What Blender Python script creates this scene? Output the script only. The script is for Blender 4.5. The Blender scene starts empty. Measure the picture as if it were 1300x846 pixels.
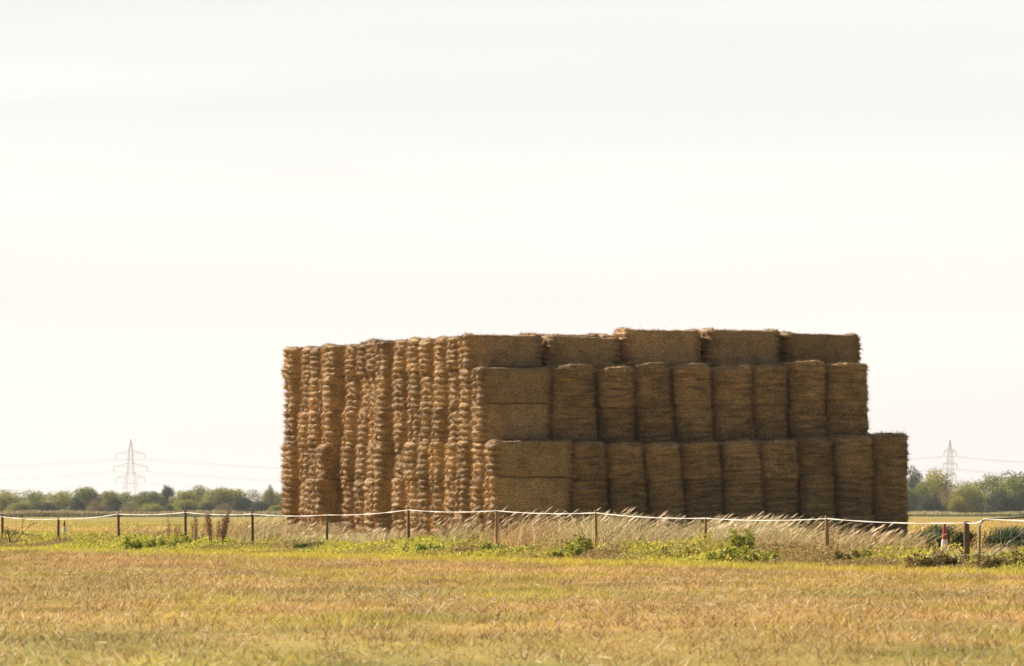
import bpy, bmesh, math, random
import numpy as np
from mathutils import Vector, Matrix, Euler

R = math.radians
rng = np.random.default_rng(7)
random.seed(7)
scene = bpy.context.scene
COL = scene.collection

# ------------------------------------------------------------------ camera numbers (measured from the place)
CAMH = 1.2
F = 7918.0            # focal length in units of 1/1300 of the picture width
HY = 648.0            # row of the horizon
def px(x, Z):         # sideways metres of something seen at column x and distance Z
    return (x - 650.0) * Z / F
def pz(y, Z):
    return CAMH - (y - HY) * Z / F

# ------------------------------------------------------------------ helpers
def tag(o, label=None, cat=None, group=None, kind=None):
    if label: o['label'] = label
    if cat: o['category'] = cat
    if group: o['group'] = group
    if kind: o['kind'] = kind
    return o
def mesh_np(name, verts, faces, mat, smooth=False, cols=None, colname='tint'):
    """verts (n,3); faces: list of tuples or (m,k) array"""
    me = bpy.data.meshes.new(name)
    v = np.asarray(verts, dtype=np.float32)
    if isinstance(faces, np.ndarray):
        m, k = faces.shape
        me.vertices.add(len(v)); me.vertices.foreach_set('co', v.ravel())
        me.loops.add(m * k); me.loops.foreach_set('vertex_index', faces.astype(np.int32).ravel())
        me.polygons.add(m)
        me.polygons.foreach_set('loop_start', np.arange(0, m * k, k, dtype=np.int32))
        me.update(calc_edges=True)
    else:
        me.from_pydata([tuple(p) for p in v], [], faces)
    if cols is not None:
        a = me.color_attributes.new(colname, 'FLOAT_COLOR', 'POINT')
        c = np.ones((len(v), 4), dtype=np.float32); c[:, :3] = cols
        a.data.foreach_set('color', c.ravel())
    if smooth:
        me.polygons.foreach_set('use_smooth', np.ones(len(me.polygons), dtype=bool))
    me.validate()
    if mat: me.materials.append(mat)
    return me
def link(name, me, parent=None, loc=(0, 0, 0), rot=(0, 0, 0)):
    o = bpy.data.objects.new(name, me); COL.objects.link(o)
    o.parent = parent; o.location = loc; o.rotation_euler = rot
    return o
def empty(name, loc, rz=0):
    o = bpy.data.objects.new(name, None); COL.objects.link(o)
    o.location = loc; o.rotation_euler = (0, 0, rz); o.empty_display_size = .3
    return o
def bm_link(name, bm, mat, parent=None, smooth=False, loc=(0, 0, 0), rot=(0, 0, 0)):
    me = bpy.data.meshes.new(name); bm.to_mesh(me); bm.free()
    if smooth:
        for p in me.polygons: p.use_smooth = True
    me.materials.append(mat)
    return link(name, me, parent, loc, rot)
def tube(bm, pts, r, n=6, caps=True):
    pts = [Vector(p) for p in pts]
    rs = r if isinstance(r, (list, tuple)) else [r] * len(pts)
    rings = []
    for i, p in enumerate(pts):
        a = pts[max(0, i - 1)]; b = pts[min(len(pts) - 1, i + 1)]
        d = (b - a).normalized()
        up = Vector((0, 0, 1)) if abs(d.z) < .95 else Vector((1, 0, 0))
        s = d.cross(up).normalized(); t = s.cross(d)
        rings.append([bm.verts.new(p + (s * math.cos(2 * math.pi * k / n) + t * math.sin(2 * math.pi * k / n)) * rs[i]) for k in range(n)])
    for i in range(len(rings) - 1):
        for k in range(n):
            bm.faces.new((rings[i][k], rings[i][(k + 1) % n], rings[i + 1][(k + 1) % n], rings[i + 1][k]))
    if caps:
        bm.faces.new(rings[0][::-1]); bm.faces.new(rings[-1])
def lathe(bm, prof, n=20, c=(0, 0, 0)):
    rings = []
    for (r, z) in prof:
        rings.append([bm.verts.new((c[0] + r * math.cos(2 * math.pi * k / n), c[1] + r * math.sin(2 * math.pi * k / n), c[2] + z)) for k in range(n)])
    for i in range(len(rings) - 1):
        for k in range(n):
            bm.faces.new((rings[i][k], rings[i][(k + 1) % n], rings[i + 1][(k + 1) % n], rings[i + 1][k]))
    bm.faces.new(rings[0][::-1]); bm.faces.new(rings[-1])

# value noise in numpy
_tab = np.random.default_rng(3).random((64, 64, 64))
def vnoise(x, y, z=None):
    x = np.asarray(x, float); y = np.asarray(y, float)
    z = np.zeros_like(x) if z is None else np.asarray(z, float)
    xi = np.floor(x).astype(int); yi = np.floor(y).astype(int); zi = np.floor(z).astype(int)
    fx = x - xi; fy = y - yi; fz = z - zi
    fx = fx * fx * (3 - 2 * fx); fy = fy * fy * (3 - 2 * fy); fz = fz * fz * (3 - 2 * fz)
    out = 0
    for a in (0, 1):
        for b in (0, 1):
            for c in (0, 1):
                w = (fx if a else 1 - fx) * (fy if b else 1 - fy) * (fz if c else 1 - fz)
                out = out + w * _tab[(xi + a) % 64, (yi + b) % 64, (zi + c) % 64]
    return out
def fbm(x, y, z=None, o=3):
    s = 0; a = .5; t = 0
    for k in range(o):
        s = s + a * vnoise(x * 2 ** k + 17 * k, y * 2 ** k + 5 * k, None if z is None else z * 2 ** k + 9 * k); t += a; a *= .5
    return s / t

# ------------------------------------------------------------------ materials
def newmat(name):
    m = bpy.data.materials.new(name); m.use_nodes = True
    nt = m.node_tree; nt.nodes.clear()
    out = nt.nodes.new('ShaderNodeOutputMaterial')
    return m, nt, out
def N(nt, t, **kw):
    n = nt.nodes.new(t)
    for k, v in kw.items():
        if k.startswith('i_'): n.inputs[k[2:].replace('_', ' ')].default_value = v
        else: setattr(n, k, v)
    return n
def ramp(nt, stops):
    r = nt.nodes.new('ShaderNodeValToRGB')
    e = r.color_ramp.elements
    e[0].position = stops[0][0]; e[0].color = (*stops[0][1], 1)
    e[1].position = stops[-1][0]; e[1].color = (*stops[-1][1], 1)
    for p, c in stops[1:-1]:
        q = e.new(p); q.color = (*c, 1)
    return r
def simple(name, col, rough=.8, metal=0, var=.25, scale=8):
    m, nt, out = newmat(name)
    b = N(nt, 'ShaderNodeBsdfPrincipled', i_Roughness=rough, i_Metallic=metal)
    tc = N(nt, 'ShaderNodeTexCoord'); no = N(nt, 'ShaderNodeTexNoise', i_Scale=scale, i_Detail=5.0)
    nt.links.new(tc.outputs['Object'], no.inputs['Vector'])
    r = ramp(nt, [(.3, tuple(c * (1 - var) for c in col)), (.7, tuple(min(1, c * (1 + var)) for c in col))])
    nt.links.new(no.outputs['Fac'], r.inputs[0]); nt.links.new(r.outputs[0], b.inputs['Base Color'])
    nt.links.new(b.outputs[0], out.inputs[0])
    return m
def foliage_mat(name, trans=.35, rough=.7):
    """colour comes from the leaf's own tint attribute"""
    m, nt, out = newmat(name)
    at = N(nt, 'ShaderNodeAttribute', attribute_name='tint')
    b = N(nt, 'ShaderNodeBsdfPrincipled', i_Roughness=rough)
    b.inputs['Specular IOR Level'].default_value = .2
    t = N(nt, 'ShaderNodeBsdfTranslucent')
    mx = N(nt, 'ShaderNodeMixShader'); mx.inputs[0].default_value = trans
    nt.links.new(at.outputs['Color'], b.inputs['Base Color']); nt.links.new(at.outputs['Color'], t.inputs['Color'])
    nt.links.new(b.outputs[0], mx.inputs[1]); nt.links.new(t.outputs[0], mx.inputs[2])
    nt.links.new(mx.outputs[0], out.inputs[0])
    return m
def straw_mat():
    m, nt, out = newmat('straw')
    tc = N(nt, 'ShaderNodeTexCoord'); oi = N(nt, 'ShaderNodeObjectInfo')
    add = N(nt, 'ShaderNodeVectorMath', operation='ADD')
    sc = N(nt, 'ShaderNodeVectorMath', operation='SCALE'); sc.inputs[3].default_value = 40.0
    cv = N(nt, 'ShaderNodeCombineXYZ')
    for k in range(3): nt.links.new(oi.outputs['Random'], cv.inputs[k])
    nt.links.new(cv.outputs[0], sc.inputs[0])
    nt.links.new(tc.outputs['Object'], add.inputs[0]); nt.links.new(sc.outputs[0], add.inputs[1])
    # squashed fibres: finer across the height than along it
    mp = N(nt, 'ShaderNodeMapping'); mp.inputs['Scale'].default_value = (1, 1, 2.2)
    nt.links.new(add.outputs[0], mp.inputs[0])
    n1 = N(nt, 'ShaderNodeTexNoise', i_Scale=22.0, i_Detail=6.0, i_Roughness=.75)
    n2 = N(nt, 'ShaderNodeTexNoise', i_Scale=2.2, i_Detail=4.0)
    nt.links.new(mp.outputs[0], n1.inputs['Vector']); nt.links.new(add.outputs[0], n2.inputs['Vector'])
    r1 = ramp(nt, [(.34, (.125, .073, .032)), (.46, (.40, .250, .118)), (.57, (.66, .445, .225)), (.68, (.94, .76, .52))])
    nt.links.new(n1.outputs['Fac'], r1.inputs[0])
    r2 = ramp(nt, [(.32, (.62, .60, .52)), (.55, (1, .97, .92)), (.72, (1.0, .86, .74))])
    nt.links.new(n2.outputs['Fac'], r2.inputs[0])
    mu = N(nt, 'ShaderNodeMixRGB', blend_type='MULTIPLY'); mu.inputs[0].default_value = .8
    nt.links.new(r1.outputs[0], mu.inputs[1]); nt.links.new(r2.outputs[0], mu.inputs[2])
    mb = N(nt, 'ShaderNodeMapping'); mb.inputs['Scale'].default_value = (.8, 1.3, 13)
    nt.links.new(add.outputs[0], mb.inputs[0])
    n4 = N(nt, 'ShaderNodeTexNoise', i_Scale=1.0, i_Detail=4.0, i_Roughness=.6); nt.links.new(mb.outputs[0], n4.inputs['Vector'])
    r4 = ramp(nt, [(.36, (.52, .50, .46)), (.47, (.92, .90, .86)), (.64, (1.25, 1.22, 1.12))]); nt.links.new(n4.outputs['Fac'], r4.inputs[0])
    mb2 = N(nt, 'ShaderNodeMixRGB', blend_type='MULTIPLY'); mb2.inputs[0].default_value = .9
    ce = N(nt, 'ShaderNodeAttribute', attribute_name='cut_end'); cr = N(nt, 'ShaderNodeMapRange'); cr.inputs['To Min'].default_value = .18; cr.inputs['To Max'].default_value = .85
    nt.links.new(ce.outputs['Fac'], cr.inputs[0]); nt.links.new(cr.outputs[0], mb2.inputs[0])
    nt.links.new(mu.outputs[0], mb2.inputs[1]); nt.links.new(r4.outputs[0], mb2.inputs[2]); mu = mb2
    hs = N(nt, 'ShaderNodeHueSaturation')
    mr = N(nt, 'ShaderNodeMapRange'); mr.inputs['To Min'].default_value = .78; mr.inputs['To Max'].default_value = 1.18
    nt.links.new(oi.outputs['Random'], mr.inputs[0]); nt.links.new(mr.outputs[0], hs.inputs['Value'])
    nt.links.new(mu.outputs[0], hs.inputs['Color']); hs.inputs['Saturation'].default_value = .97
    # stray straws carry their own tint; a few are brightened as painted glints
    at = N(nt, 'ShaderNodeAttribute', attribute_name='tint')
    mt = N(nt, 'ShaderNodeMixRGB', blend_type='MULTIPLY'); mt.inputs[0].default_value = 1
    nt.links.new(hs.outputs[0], mt.inputs[1]); nt.links.new(at.outputs['Color'], mt.inputs[2])
    b = N(nt, 'ShaderNodeBsdfPrincipled', i_Roughness=.62)
    b.inputs['Specular IOR Level'].default_value = .15
    bp = N(nt, 'ShaderNodeBump', i_Strength=.9, i_Distance=.03)
    nt.links.new(n1.outputs['Fac'], bp.inputs['Height']); nt.links.new(bp.outputs[0], b.inputs['Normal'])
    nt.links.new(mt.outputs[0], b.inputs['Base Color']); nt.links.new(b.outputs[0], out.inputs[0])
    return m
def ground_mat():
    m, nt, out = newmat('field_ground')
    tc = N(nt, 'ShaderNodeTexCoord')
    mp = N(nt, 'ShaderNodeMapping'); mp.inputs['Scale'].default_value = (1, .35, 1)
    nt.links.new(tc.outputs['Object'], mp.inputs[0])
    n1 = N(nt, 'ShaderNodeTexNoise', i_Scale=.35, i_Detail=6.0, i_Roughness=.6)
    n2 = N(nt, 'ShaderNodeTexNoise', i_Scale=9.0, i_Detail=5.0, i_Roughness=.7)
    n3 = N(nt, 'ShaderNodeTexNoise', i_Scale=.012, i_Detail=3.0)
    for n in (n1, n2): nt.links.new(mp.outputs[0], n.inputs['Vector'])
    nt.links.new(tc.outputs['Object'], n3.inputs['Vector'])
    r1 = ramp(nt, [(.36, (.24, .20, .045)), (.5, (.40, .27, .08)), (.62, (.50, .33, .11))])
    nt.links.new(n1.outputs['Fac'], r1.inputs[0])
    r2 = ramp(nt, [(.3, (.55, .5, .45)), (.6, (1, 1, 1)), (.75, (1.35, 1.3, 1.2))])
    nt.links.new(n2.outputs['Fac'], r2.inputs[0])
    r3 = ramp(nt, [(.42, (.75, 1.0, .7)), (.56, (1.15, 1.0, .9))])
    nt.links.new(n3.outputs['Fac'], r3.inputs[0])
    mu = N(nt, 'ShaderNodeMixRGB', blend_type='MULTIPLY'); mu.inputs[0].default_value = 1
    nt.links.new(r1.outputs[0], mu.inputs[1]); nt.links.new(r2.outputs[0], mu.inputs[2])
    m2 = N(nt, 'ShaderNodeMixRGB', blend_type='MULTIPLY'); m2.inputs[0].default_value = 1
    nt.links.new(mu.outputs[0], m2.inputs[1]); nt.links.new(r3.outputs[0], m2.inputs[2])
    b = N(nt, 'ShaderNodeBsdfPrincipled', i_Roughness=.95); b.inputs['Specular IOR Level'].default_value = .1
    nt.links.new(m2.outputs[0], b.inputs['Base Color']); nt.links.new(b.outputs[0], out.inputs[0])
    return m
STRAW = straw_mat(); GROUND = ground_mat()
GRASS = foliage_mat('grass_blades', .40); LEAF = foliage_mat('leaves', .30)
DRYG = foliage_mat('dry_grass', .40)
BARK = simple('bark', (.12, .09, .06)); POSTM = simple('old_timber', (.16, .11, .065), .9, var=.35, scale=20)
POSTL = simple('pale_timber', (.36, .25, .13), .9, var=.3, scale=20)
TAPE = simple('white_tape', (.74, .72, .68), .6, var=.12, scale=3)
STEEL = simple('galvanised_steel', (.24, .24, .22), .6, .3, var=.2)
PYL = simple('pylon_steel', (.46, .46, .44), .6, .2, var=.1, scale=.5)
CONC = simple('concrete', (.42, .37, .34), .9, var=.2, scale=1.5)
RED = simple('red_plastic', (.42, .05, .035), .5, var=.15); WHITE = simple('white_plastic', (.8, .8, .8), .45, var=.06)
RUBBER = simple('rubber_base', (.03, .03, .03), .8); TEAL = simple('teal_twine', (.10, .45, .50), .7)
BLACKP = simple('insulator_plastic', (.03, .03, .035), .4)

# ------------------------------------------------------------------ fence line (posts found along the verge, right to left)
POSTS = [(1227, 662), (1050, 655), (895, 657), (757, 648), (631, 646), (519, 646), (415, 652), (321, 649), (236, 648), (151, 651), (74, 657), (3, 653)]
FZ = [128 + 6.73 * i for i in range(12)]
FP = [(px(x, z), z) for (x, y), z in zip(POSTS, FZ)]
FDIR = np.array([FP[-1][0] - FP[0][0], FP[-1][1] - FP[0][1]]); FLEN = np.hypot(*FDIR); FDIR = FDIR / FLEN   # towards the far left
FNRM = np.array([FDIR[1], -FDIR[0]])                                                                      # towards the stack
def fence_td(x, y):
    dx = x - FP[0][0]; dy = y - FP[0][1]
    return (dx * FDIR[0] + dy * FDIR[1]) / FLEN * 11, dx * FNRM[0] + dy * FNRM[1]     # t in posts, d in metres
def gz(x, y):
    """height of the ground"""
    x = np.asarray(x, float); y = np.asarray(y, float)
    t, d = fence_td(x, y)
    amp = np.interp(t, [-4, -.5, 1, 2.5, 4, 5.5, 6.5, 8.5, 10, 13], [.0, .0, .03, .10, .16, .18, .15, .14, .03, .0])
    bank = amp * np.exp(-((d - .6) / 2.4) ** 2)
    und = .05 * (vnoise(x / 9 + 40, y / 17 + 9) - .5) * np.clip((150 - y) / 30, 0, 1)
    far = 0
    return bank + und + far

# ------------------------------------------------------------------ ground
def axis(lo, a, b, hi, step):
    mid = list(np.arange(a, b + .01, step))
    l = [a]; s = step
    while l[-1] > lo: s *= 1.35; l.append(l[-1] - s)
    r = [b]; s = step
    while r[-1] < hi: s *= 1.35; r.append(r[-1] + s)
    return np.array(l[::-1][:-1] + mid + r[1:])
xs = axis(-9000, -48, 48, 9000, 1.0); ys = axis(-900, 36, 230, 14000, 1.0)
gx, gy = np.meshgrid(xs, ys)
V = np.stack([gx.ravel(), gy.ravel(), gz(gx, gy).ravel()], 1)
nx, ny = len(xs), len(ys)
idx = np.arange(nx * ny).reshape(ny, nx)
Fc = np.stack([idx[:-1, :-1].ravel(), idx[:-1, 1:].ravel(), idx[1:, 1:].ravel(), idx[1:, :-1].ravel()], 1)
tag(link('ground', mesh_np('ground', V, Fc, GROUND, smooth=True)), 'flat farmland of golden stubble and rough grass', 'ground', kind='structure')

# concrete yard track beyond the fence, by the gate
def sheet(name, pts, z, mat, label, cat):
    bm = bmesh.new(); vs = [bm.verts.new((x, y, z)) for x, y in pts]
    bm.faces.new(vs)
    return tag(bm_link(name, bm, mat), label, cat, kind='structure')
sheet('farm_track', [(7.6, 158), (14.0, 142), (60, 148), (60, 161), (13, 168), (9.2, 181), (4.5, 178)], .03, CONC, 'pale concrete farm track beyond the metal gate', 'track')

# ------------------------------------------------------------------ blades
def blades(x, y, h, w, lean_x, lean_y, col, jitter=.25, seg2=False, z0=None):
    """one tapering blade per point; col (n,3)"""
    n = len(x)
    z = gz(x, y) - .01 if z0 is None else z0
    a = rng.random(n) * np.pi
    # blades mostly show their width, some edge-on
    dx = np.cos(a) * w / 2; dy = np.sin(a) * w / 2
    if not seg2:
        v = np.empty((n, 3, 3), np.float32)
        v[:, 0] = np.stack([x - dx, y - dy, z], 1); v[:, 1] = np.stack([x + dx, y + dy, z], 1)
        v[:, 2] = np.stack([x + lean_x, y + lean_y, z + h], 1)
        f = np.arange(n * 3).reshape(n, 3)
        c = np.repeat(col, 3, 0)
        return v.reshape(-1, 3), f, c
    v = np.empty((n, 6, 3), np.float32)
    v[:, 0] = np.stack([x - dx, y - dy, z], 1); v[:, 1] = np.stack([x + dx, y + dy, z], 1)
    mx = x + lean_x * .35; my = y + lean_y * .35; mz = z + h * .62
    v[:, 2] = np.stack([mx + dx * .9, my + dy * .9, mz], 1); v[:, 3] = np.stack([mx - dx * .9, my - dy * .9, mz], 1)
    tx = x + lean_x; ty = y + lean_y; tz = z + h
    v[:, 4] = np.stack([tx + dx * .5, ty + dy * .5, tz], 1); v[:, 5] = np.stack([tx - dx * .5, ty - dy * .5, tz - .01], 1)
    b = np.arange(n)[:, None] * 6
    f = np.concatenate([b + np.array([[0, 1, 2, 3]]), b + np.array([[3, 2, 4, 5]])], 0)
    return v.reshape(-1, 3), f, np.repeat(col, 6, 0)
def pick(n, cols, probs):
    k = rng.choice(len(cols), n, p=np.array(probs) / sum(probs))
    c = np.array(cols)[k] * (1 + .35 * (rng.random((n, 1)) - .5))
    return c
def wind(n, h, k=.35, s=.3):
    return h * (k + s * rng.standard_normal(n)), h * s * rng.standard_normal(n)

# stubble / short grass of the near field
def near_field():
    n = 560000
    u = rng.random(n)
    Y = np.sqrt(u * (206 ** 2 - 42 ** 2) + 42 ** 2)
    X = (rng.random(n) * 2 - 1) * Y * .110
    t, d = fence_td(X, Y)
    keep = (d < -1.2 + .5 * (vnoise(X * 1.3, Y * 1.3) - .5) * 2)
    X, Y, d = X[keep], Y[keep], d[keep]; n = len(X)
    patch = fbm(X * .55 + 3, Y * .12 + 8)          # long streaks across the view
    fine = fbm(X * 2.1 + 30, Y * .6)
    green = np.clip((patch - .52) * 4.2 + (fine - .5) * 1.6 + .16, 0, 1)
    edge = np.clip((d + 6.5) / 3.0, 0, 1)          # greener strip along the verge
    green = np.clip(green + edge * .85, 0, 1)
    g = rng.random(n) < green * .75
    gold = pick(n, [(.58, .375, .135), (.45, .275, .095), (.72, .52, .23), (.22, .13, .05), (.94, .84, .62)], [4, 3, 2.4, 2.2, 1.1])
    grn = pick(n, [(.60, .50, .08), (.44, .41, .06), (.70, .55, .12), (.22, .23, .04)], [4, 3, 3, 1])
    col = np.where(g[:, None], grn, gold)
    tus = np.clip((vnoise(X * 3.3 + 5, Y * 1.5) * .6 + vnoise(X * 7, Y * 3) * .4 - .36) * 3.2, 0, 1)
    h = (.02 + .042 * rng.random(n)) * (.35 + 1.9 * tus) * (1 + .3 * edge)
    dark = np.clip(.45 + .8 * fbm(X * .8 + 60, Y * .33 + 7), .6, 1.15)[:, None]; col = col * dark
    w = .006 + .008 * rng.random(n) + Y * .00004
    lx, ly = wind(n, h, .2, .95)
    v, f, c = blades(X, Y, h, w, lx, ly, col)
    return link('stubble_grass', mesh_np('stubble_grass', v, f, GRASS, cols=c))
tag(near_field(), 'short golden stubble with yellow-green grass across the foreground field', 'stubble', kind='stuff')

# pale cut straw lying in lines over the stubble
def litter():
    n = 14000
    Y = np.sqrt(rng.random(n) * (140 ** 2 - 44 ** 2) + 44 ** 2); X = (rng.random(n) * 2 - 1) * Y * .108
    m = vnoise(X * .35 + 9, Y * .16 + 2) + .5 * vnoise(X * 1.5, Y * .7)
    t, d = fence_td(X, Y)
    k = (m > .92) & (d < -3.5)
    X, Y = X[k], Y[k]; n = len(X)
    L = .03 + .07 * rng.random(n); a = rng.random(n) * 6.28; w = .006 + .005 * rng.random(n)
    z = gz(X, Y) + .05 + .05 * rng.random(n); tz = (rng.random(n) - .3) * .09
    dx, dy = np.cos(a), np.sin(a)
    v = np.empty((n, 4, 3))
    v[:, 0] = np.stack([X, Y, z - w / 2], 1); v[:, 1] = np.stack([X + dx * L, Y + dy * L, z + tz - w / 2], 1)
    v[:, 2] = np.stack([X + dx * L, Y + dy * L, z + tz + w / 2], 1); v[:, 3] = np.stack([X, Y, z + w / 2], 1)
    c = pick(n, [(.74, .62, .42), (.58, .44, .24)], [1, 2])
    return link('loose_straw', mesh_np('loose_straw', v.reshape(-1, 3), np.arange(n * 4).reshape(n, 4), DRYG, cols=np.repeat(c, 4, 0)))
tag(litter(), 'pale loose straw lying over the stubble in lines', 'straw', kind='stuff')

# rough far pasture beyond the fence
def far_field():
    n = 240000
    u = rng.random(n)
    Y = 150 * (640 / 150) ** u
    X = (rng.random(n) * 2 - 1) * Y * .105
    t, d = fence_td(X, Y)
    lx_, ly_ = X + 1.17, Y - 185
    U = lx_ * math.cos(R(19.3)) + ly_ * math.sin(R(19.3)); W = -lx_ * math.sin(R(19.3)) + ly_ * math.cos(R(19.3))
    inside = (U > -.8) & (U < 15) & (W > -3.4) & (W < 21)
    track = (Y > 141) & (Y < 169) & (X > 8.2) | (Y > 158) & (Y < 182) & (X > 4.8) & (X < 12)
    keep = (d > 3.2) & ~inside & ~track
    X, Y = X[keep], Y[keep]; n = len(X)
    p = fbm(X * .08 + 3, Y * .03 + 8)
    g = rng.random(n) < np.clip((p - .5) * 5 + .4 - np.clip(X / 20, 0, .5), .05, .95)
    col = np.where(g[:, None], pick(n, [(.44, .40, .08), (.28, .30, .06), (.54, .46, .10)], [3, 2, 3]),
                   pick(n, [(.66, .46, .15), (.74, .54, .22), (.52, .32, .11)], [3, 2, 2]))
    h = .07 + .13 * rng.random(n); w = .012 + Y * .00011
    lx, ly = wind(n, h, .3, .3)
    v, f, c = blades(X, Y, h, w, lx, ly, col)
    return link('pasture_grass', mesh_np('pasture_grass', v, f, GRASS, cols=c))
tag(far_field(), 'rough yellow-green pasture grass beyond the fence', 'grass', kind='stuff')

# verge along the fence: seen heights of the vegetation, from the right-hand post to the left-hand one
def strip(n, dmin, dmax, tmin=-2.5, tmax=13.2):
    t = tmin + rng.random(n) * (tmax - tmin); d = dmin + rng.random(n) * (dmax - dmin)
    x = FP[0][0] + FDIR[0] * t / 11 * FLEN + FNRM[0] * d; y = FP[0][1] + FDIR[1] * t / 11 * FLEN + FNRM[1] * d
    return t, d, x, y
TT = [-2.5, -1, 0, .4, .8, 1.3, 2, 3, 4, 5, 5.6, 6.2, 7.0, 7.3, 8.4, 9, 10, 11, 13]
HH = [.42, .42, .46, .58, .58, .62, .78, .88, .84, .74, .52, .36, .36, .70, .72, .60, .44, .36, .34]
def verge_dry():
    n = 150000
    t, d, x, y = strip(n, -.7, 4.2)
    cl = fbm(x * .55 + 5, y * .45, o=3); cl2 = vnoise(x * 2.0, y * 2.0)
    dens = np.clip((cl - .38) * 4.5, 0, 1) * np.interp(t, [-2, 0, 1, 6, 7, 8.5, 9.5, 13], [.8, .85, .9, 1, .9, .8, .65, .55])
    dens *= np.clip((d + .6) / 1.2, 0, 1) * ((x / y < .0645) | (d < 1.4))
    k = rng.random(n) < dens
    t, d, x, y, cl, cl2 = t[k], d[k], x[k], y[k], cl[k], cl2[k]; n = len(t)
    h = np.interp(t, TT, HH) * (.30 + .8 * cl + .42 * cl2) * (.5 + .6 * rng.random(n)) * np.interp(d, [-1, .6, 2, 4.2], [.55, 1, 1, .8])
    col = pick(n, [(.58, .46, .25), (.68, .56, .32), (.40, .27, .14), (.46, .43, .12), (.78, .66, .40), (.22, .20, .07)], [4, 3, 2, 2.4, 2.4, 1.3])
    lf = (np.clip((t - 7.0) / 2, 0, 1) * .6)[:, None]; col = col * (1 - lf) + lf * pick(n, [(.42, .38, .10), (.50, .36, .16), (.28, .27, .07)], [2, 2, 1])
    red = np.clip((vnoise(x * .4 + 9, y * .25 + 3) - .45) * 3, 0, 1)[:, None]
    col = col * (1 - red * np.array([[.06, .20, .24]]))
    w = .007 + .007 * rng.random(n)
    gust = .15 + .6 * vnoise(x * .9 + 70, y * .6 + 20)
    lx, ly = wind(n, h, .36, .50); lx = lx * gust * 1.7
    return blades(x, y, h, w, lx, ly, col, seg2=True)
v, f, c = verge_dry()
tag(link('dry_grass', mesh_np('dry_grass', v, f, DRYG, cols=c)), 'tall pale pinkish dry grass leaning in the wind along the fence', 'grass', kind='stuff')
# feathery seed heads of the same grass
def plumes():
    n = 5200
    t, d, x, y = strip(n, -.4, 4.0)
    cl = fbm(x * .55 + 5, y * .45, o=3); cl2 = vnoise(x * 2.0, y * 2.0)
    k = (rng.random(n) < np.clip((cl - .44) * 4.5, 0, 1) * np.interp(t, [-2, 0, 1, 6, 7, 8.5, 9.5, 13], [.1, .12, .45, .8, .25, .12, .05, .05])) & ((x / y < .0645) | (d < 1.0))
    t, d, x, y, cl, cl2 = t[k], d[k], x[k], y[k], cl[k], cl2[k]; n = len(t)
    h = np.interp(t, TT, HH) * (.75 + .5 * cl + .25 * cl2) * (.8 + .35 * rng.random(n))
    z0 = gz(x, y)
    vs = []; fs = []; cs = []
    base = 0
    col = pick(n, [(.64, .52, .36), (.74, .62, .44), (.50, .36, .24)], [3, 2, 2])
    for i in range(n):
        lean = h[i] * (.36 + .36 * rng.standard_normal())
        p0 = np.array([x[i], y[i], z0[i]]); p1 = np.array([x[i] + lean * .6, y[i] + .05 * rng.standard_normal(), z0[i] + h[i] * .8])
        p2 = p1 + np.array([h[i] * .16 + .03, 0, h[i] * .13 + .02])
        s = .003
        vs += [p0 + (-s, 0, 0), p0 + (s, 0, 0), p1 + (s, 0, 0), p1 + (-s, 0, 0)]
        m = (p1 + p2) / 2
        r = .006 + .008 * rng.random()
        vs += [p1, m + (r * .6, r, -r), p2, m + (-r * .6, -r, r)]
        fs += [[base, base + 1, base + 2, base + 3], [base + 4, base + 5, base + 6, base + 7]]
        cs += [col[i] * .8] * 4 + [col[i]] * 4
        base += 8
    return link('seed_heads', mesh_np('seed_heads', np.array(vs), np.array(fs), DRYG, cols=np.array(cs)))
tag(plumes(), 'feathery pale seed heads above the dry grass at the fence', 'grass', kind='stuff')

# green undergrowth in front of and under the dry grass
def verge_green():
    n = 300000
    t, d, x, y = strip(n, -2.6, 3.0)
    cl = fbm(x * .8 + 25, y * .5, o=3); fine = vnoise(x * 3, y * 3)
    front = np.clip((1.0 - d) / 1.6, 0, 1)
    dens = np.clip(.35 + (cl - .45) * 3, .12, 1) * (.35 + .65 * front)
    k = (rng.random(n) < dens) & ((x / y < .0645) | (d < 1.2))
    t, d, x, y, cl, fine, front = t[k], d[k], x[k], y[k], cl[k], fine[k], front[k]; n = len(t)
    hmax = np.interp(t, [-2, 0, 1, 3, 6, 8, 13], [.34, .34, .48, .46, .24, .40, .34])
    h = hmax * (.10 + 1.15 * np.clip(cl * 1.6 - .3, 0, 1) + .3 * fine) * np.interp(d, [-2.6, -1.6, -.4, 4], [.25, .55, 1, 1.1])
    zz = gz(x, y) + h * rng.random(n) ** .6
    s = .028 + .03 * rng.random(n)
    a = rng.random(n) * 6.28; e = (rng.random(n) - .2) * 1.6
    ux = np.stack([np.cos(a) * np.cos(e), np.sin(a) * np.cos(e), np.sin(e)], 1) * s[:, None]
    b = rng.standard_normal((n, 3)); b = np.cross(ux, b); b /= np.linalg.norm(b, axis=1)[:, None]; b *= (s * .42)[:, None]
    p = np.stack([x, y, zz], 1)
    v = np.stack([p - ux, p + b, p + ux, p - b], 1).reshape(-1, 3)
    col = pick(n, [(.56, .54, .07), (.42, .46, .055), (.74, .64, .11), (.12, .17, .03), (.60, .47, .18)], [4, 3, 3.4, 1.4, 1.6])
    brn = np.clip((vnoise(x * .5 + 3, y * .3 + 3) - .62) * 4 + np.clip(1.9 - t, 0, .8), 0, .8)[:, None]
    col = col * (1 - brn) + np.array([[.33, .22, .12]]) * brn
    return v, np.arange(n * 4).reshape(n, 4), np.repeat(col, 4, 0)
v, f, c = verge_green()
tag(link('verge_undergrowth', mesh_np('verge_undergrowth', v, f, LEAF, cols=c)), 'low bright yellow-green leafy undergrowth along the foot of the fence', 'undergrowth', kind='stuff')

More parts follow.
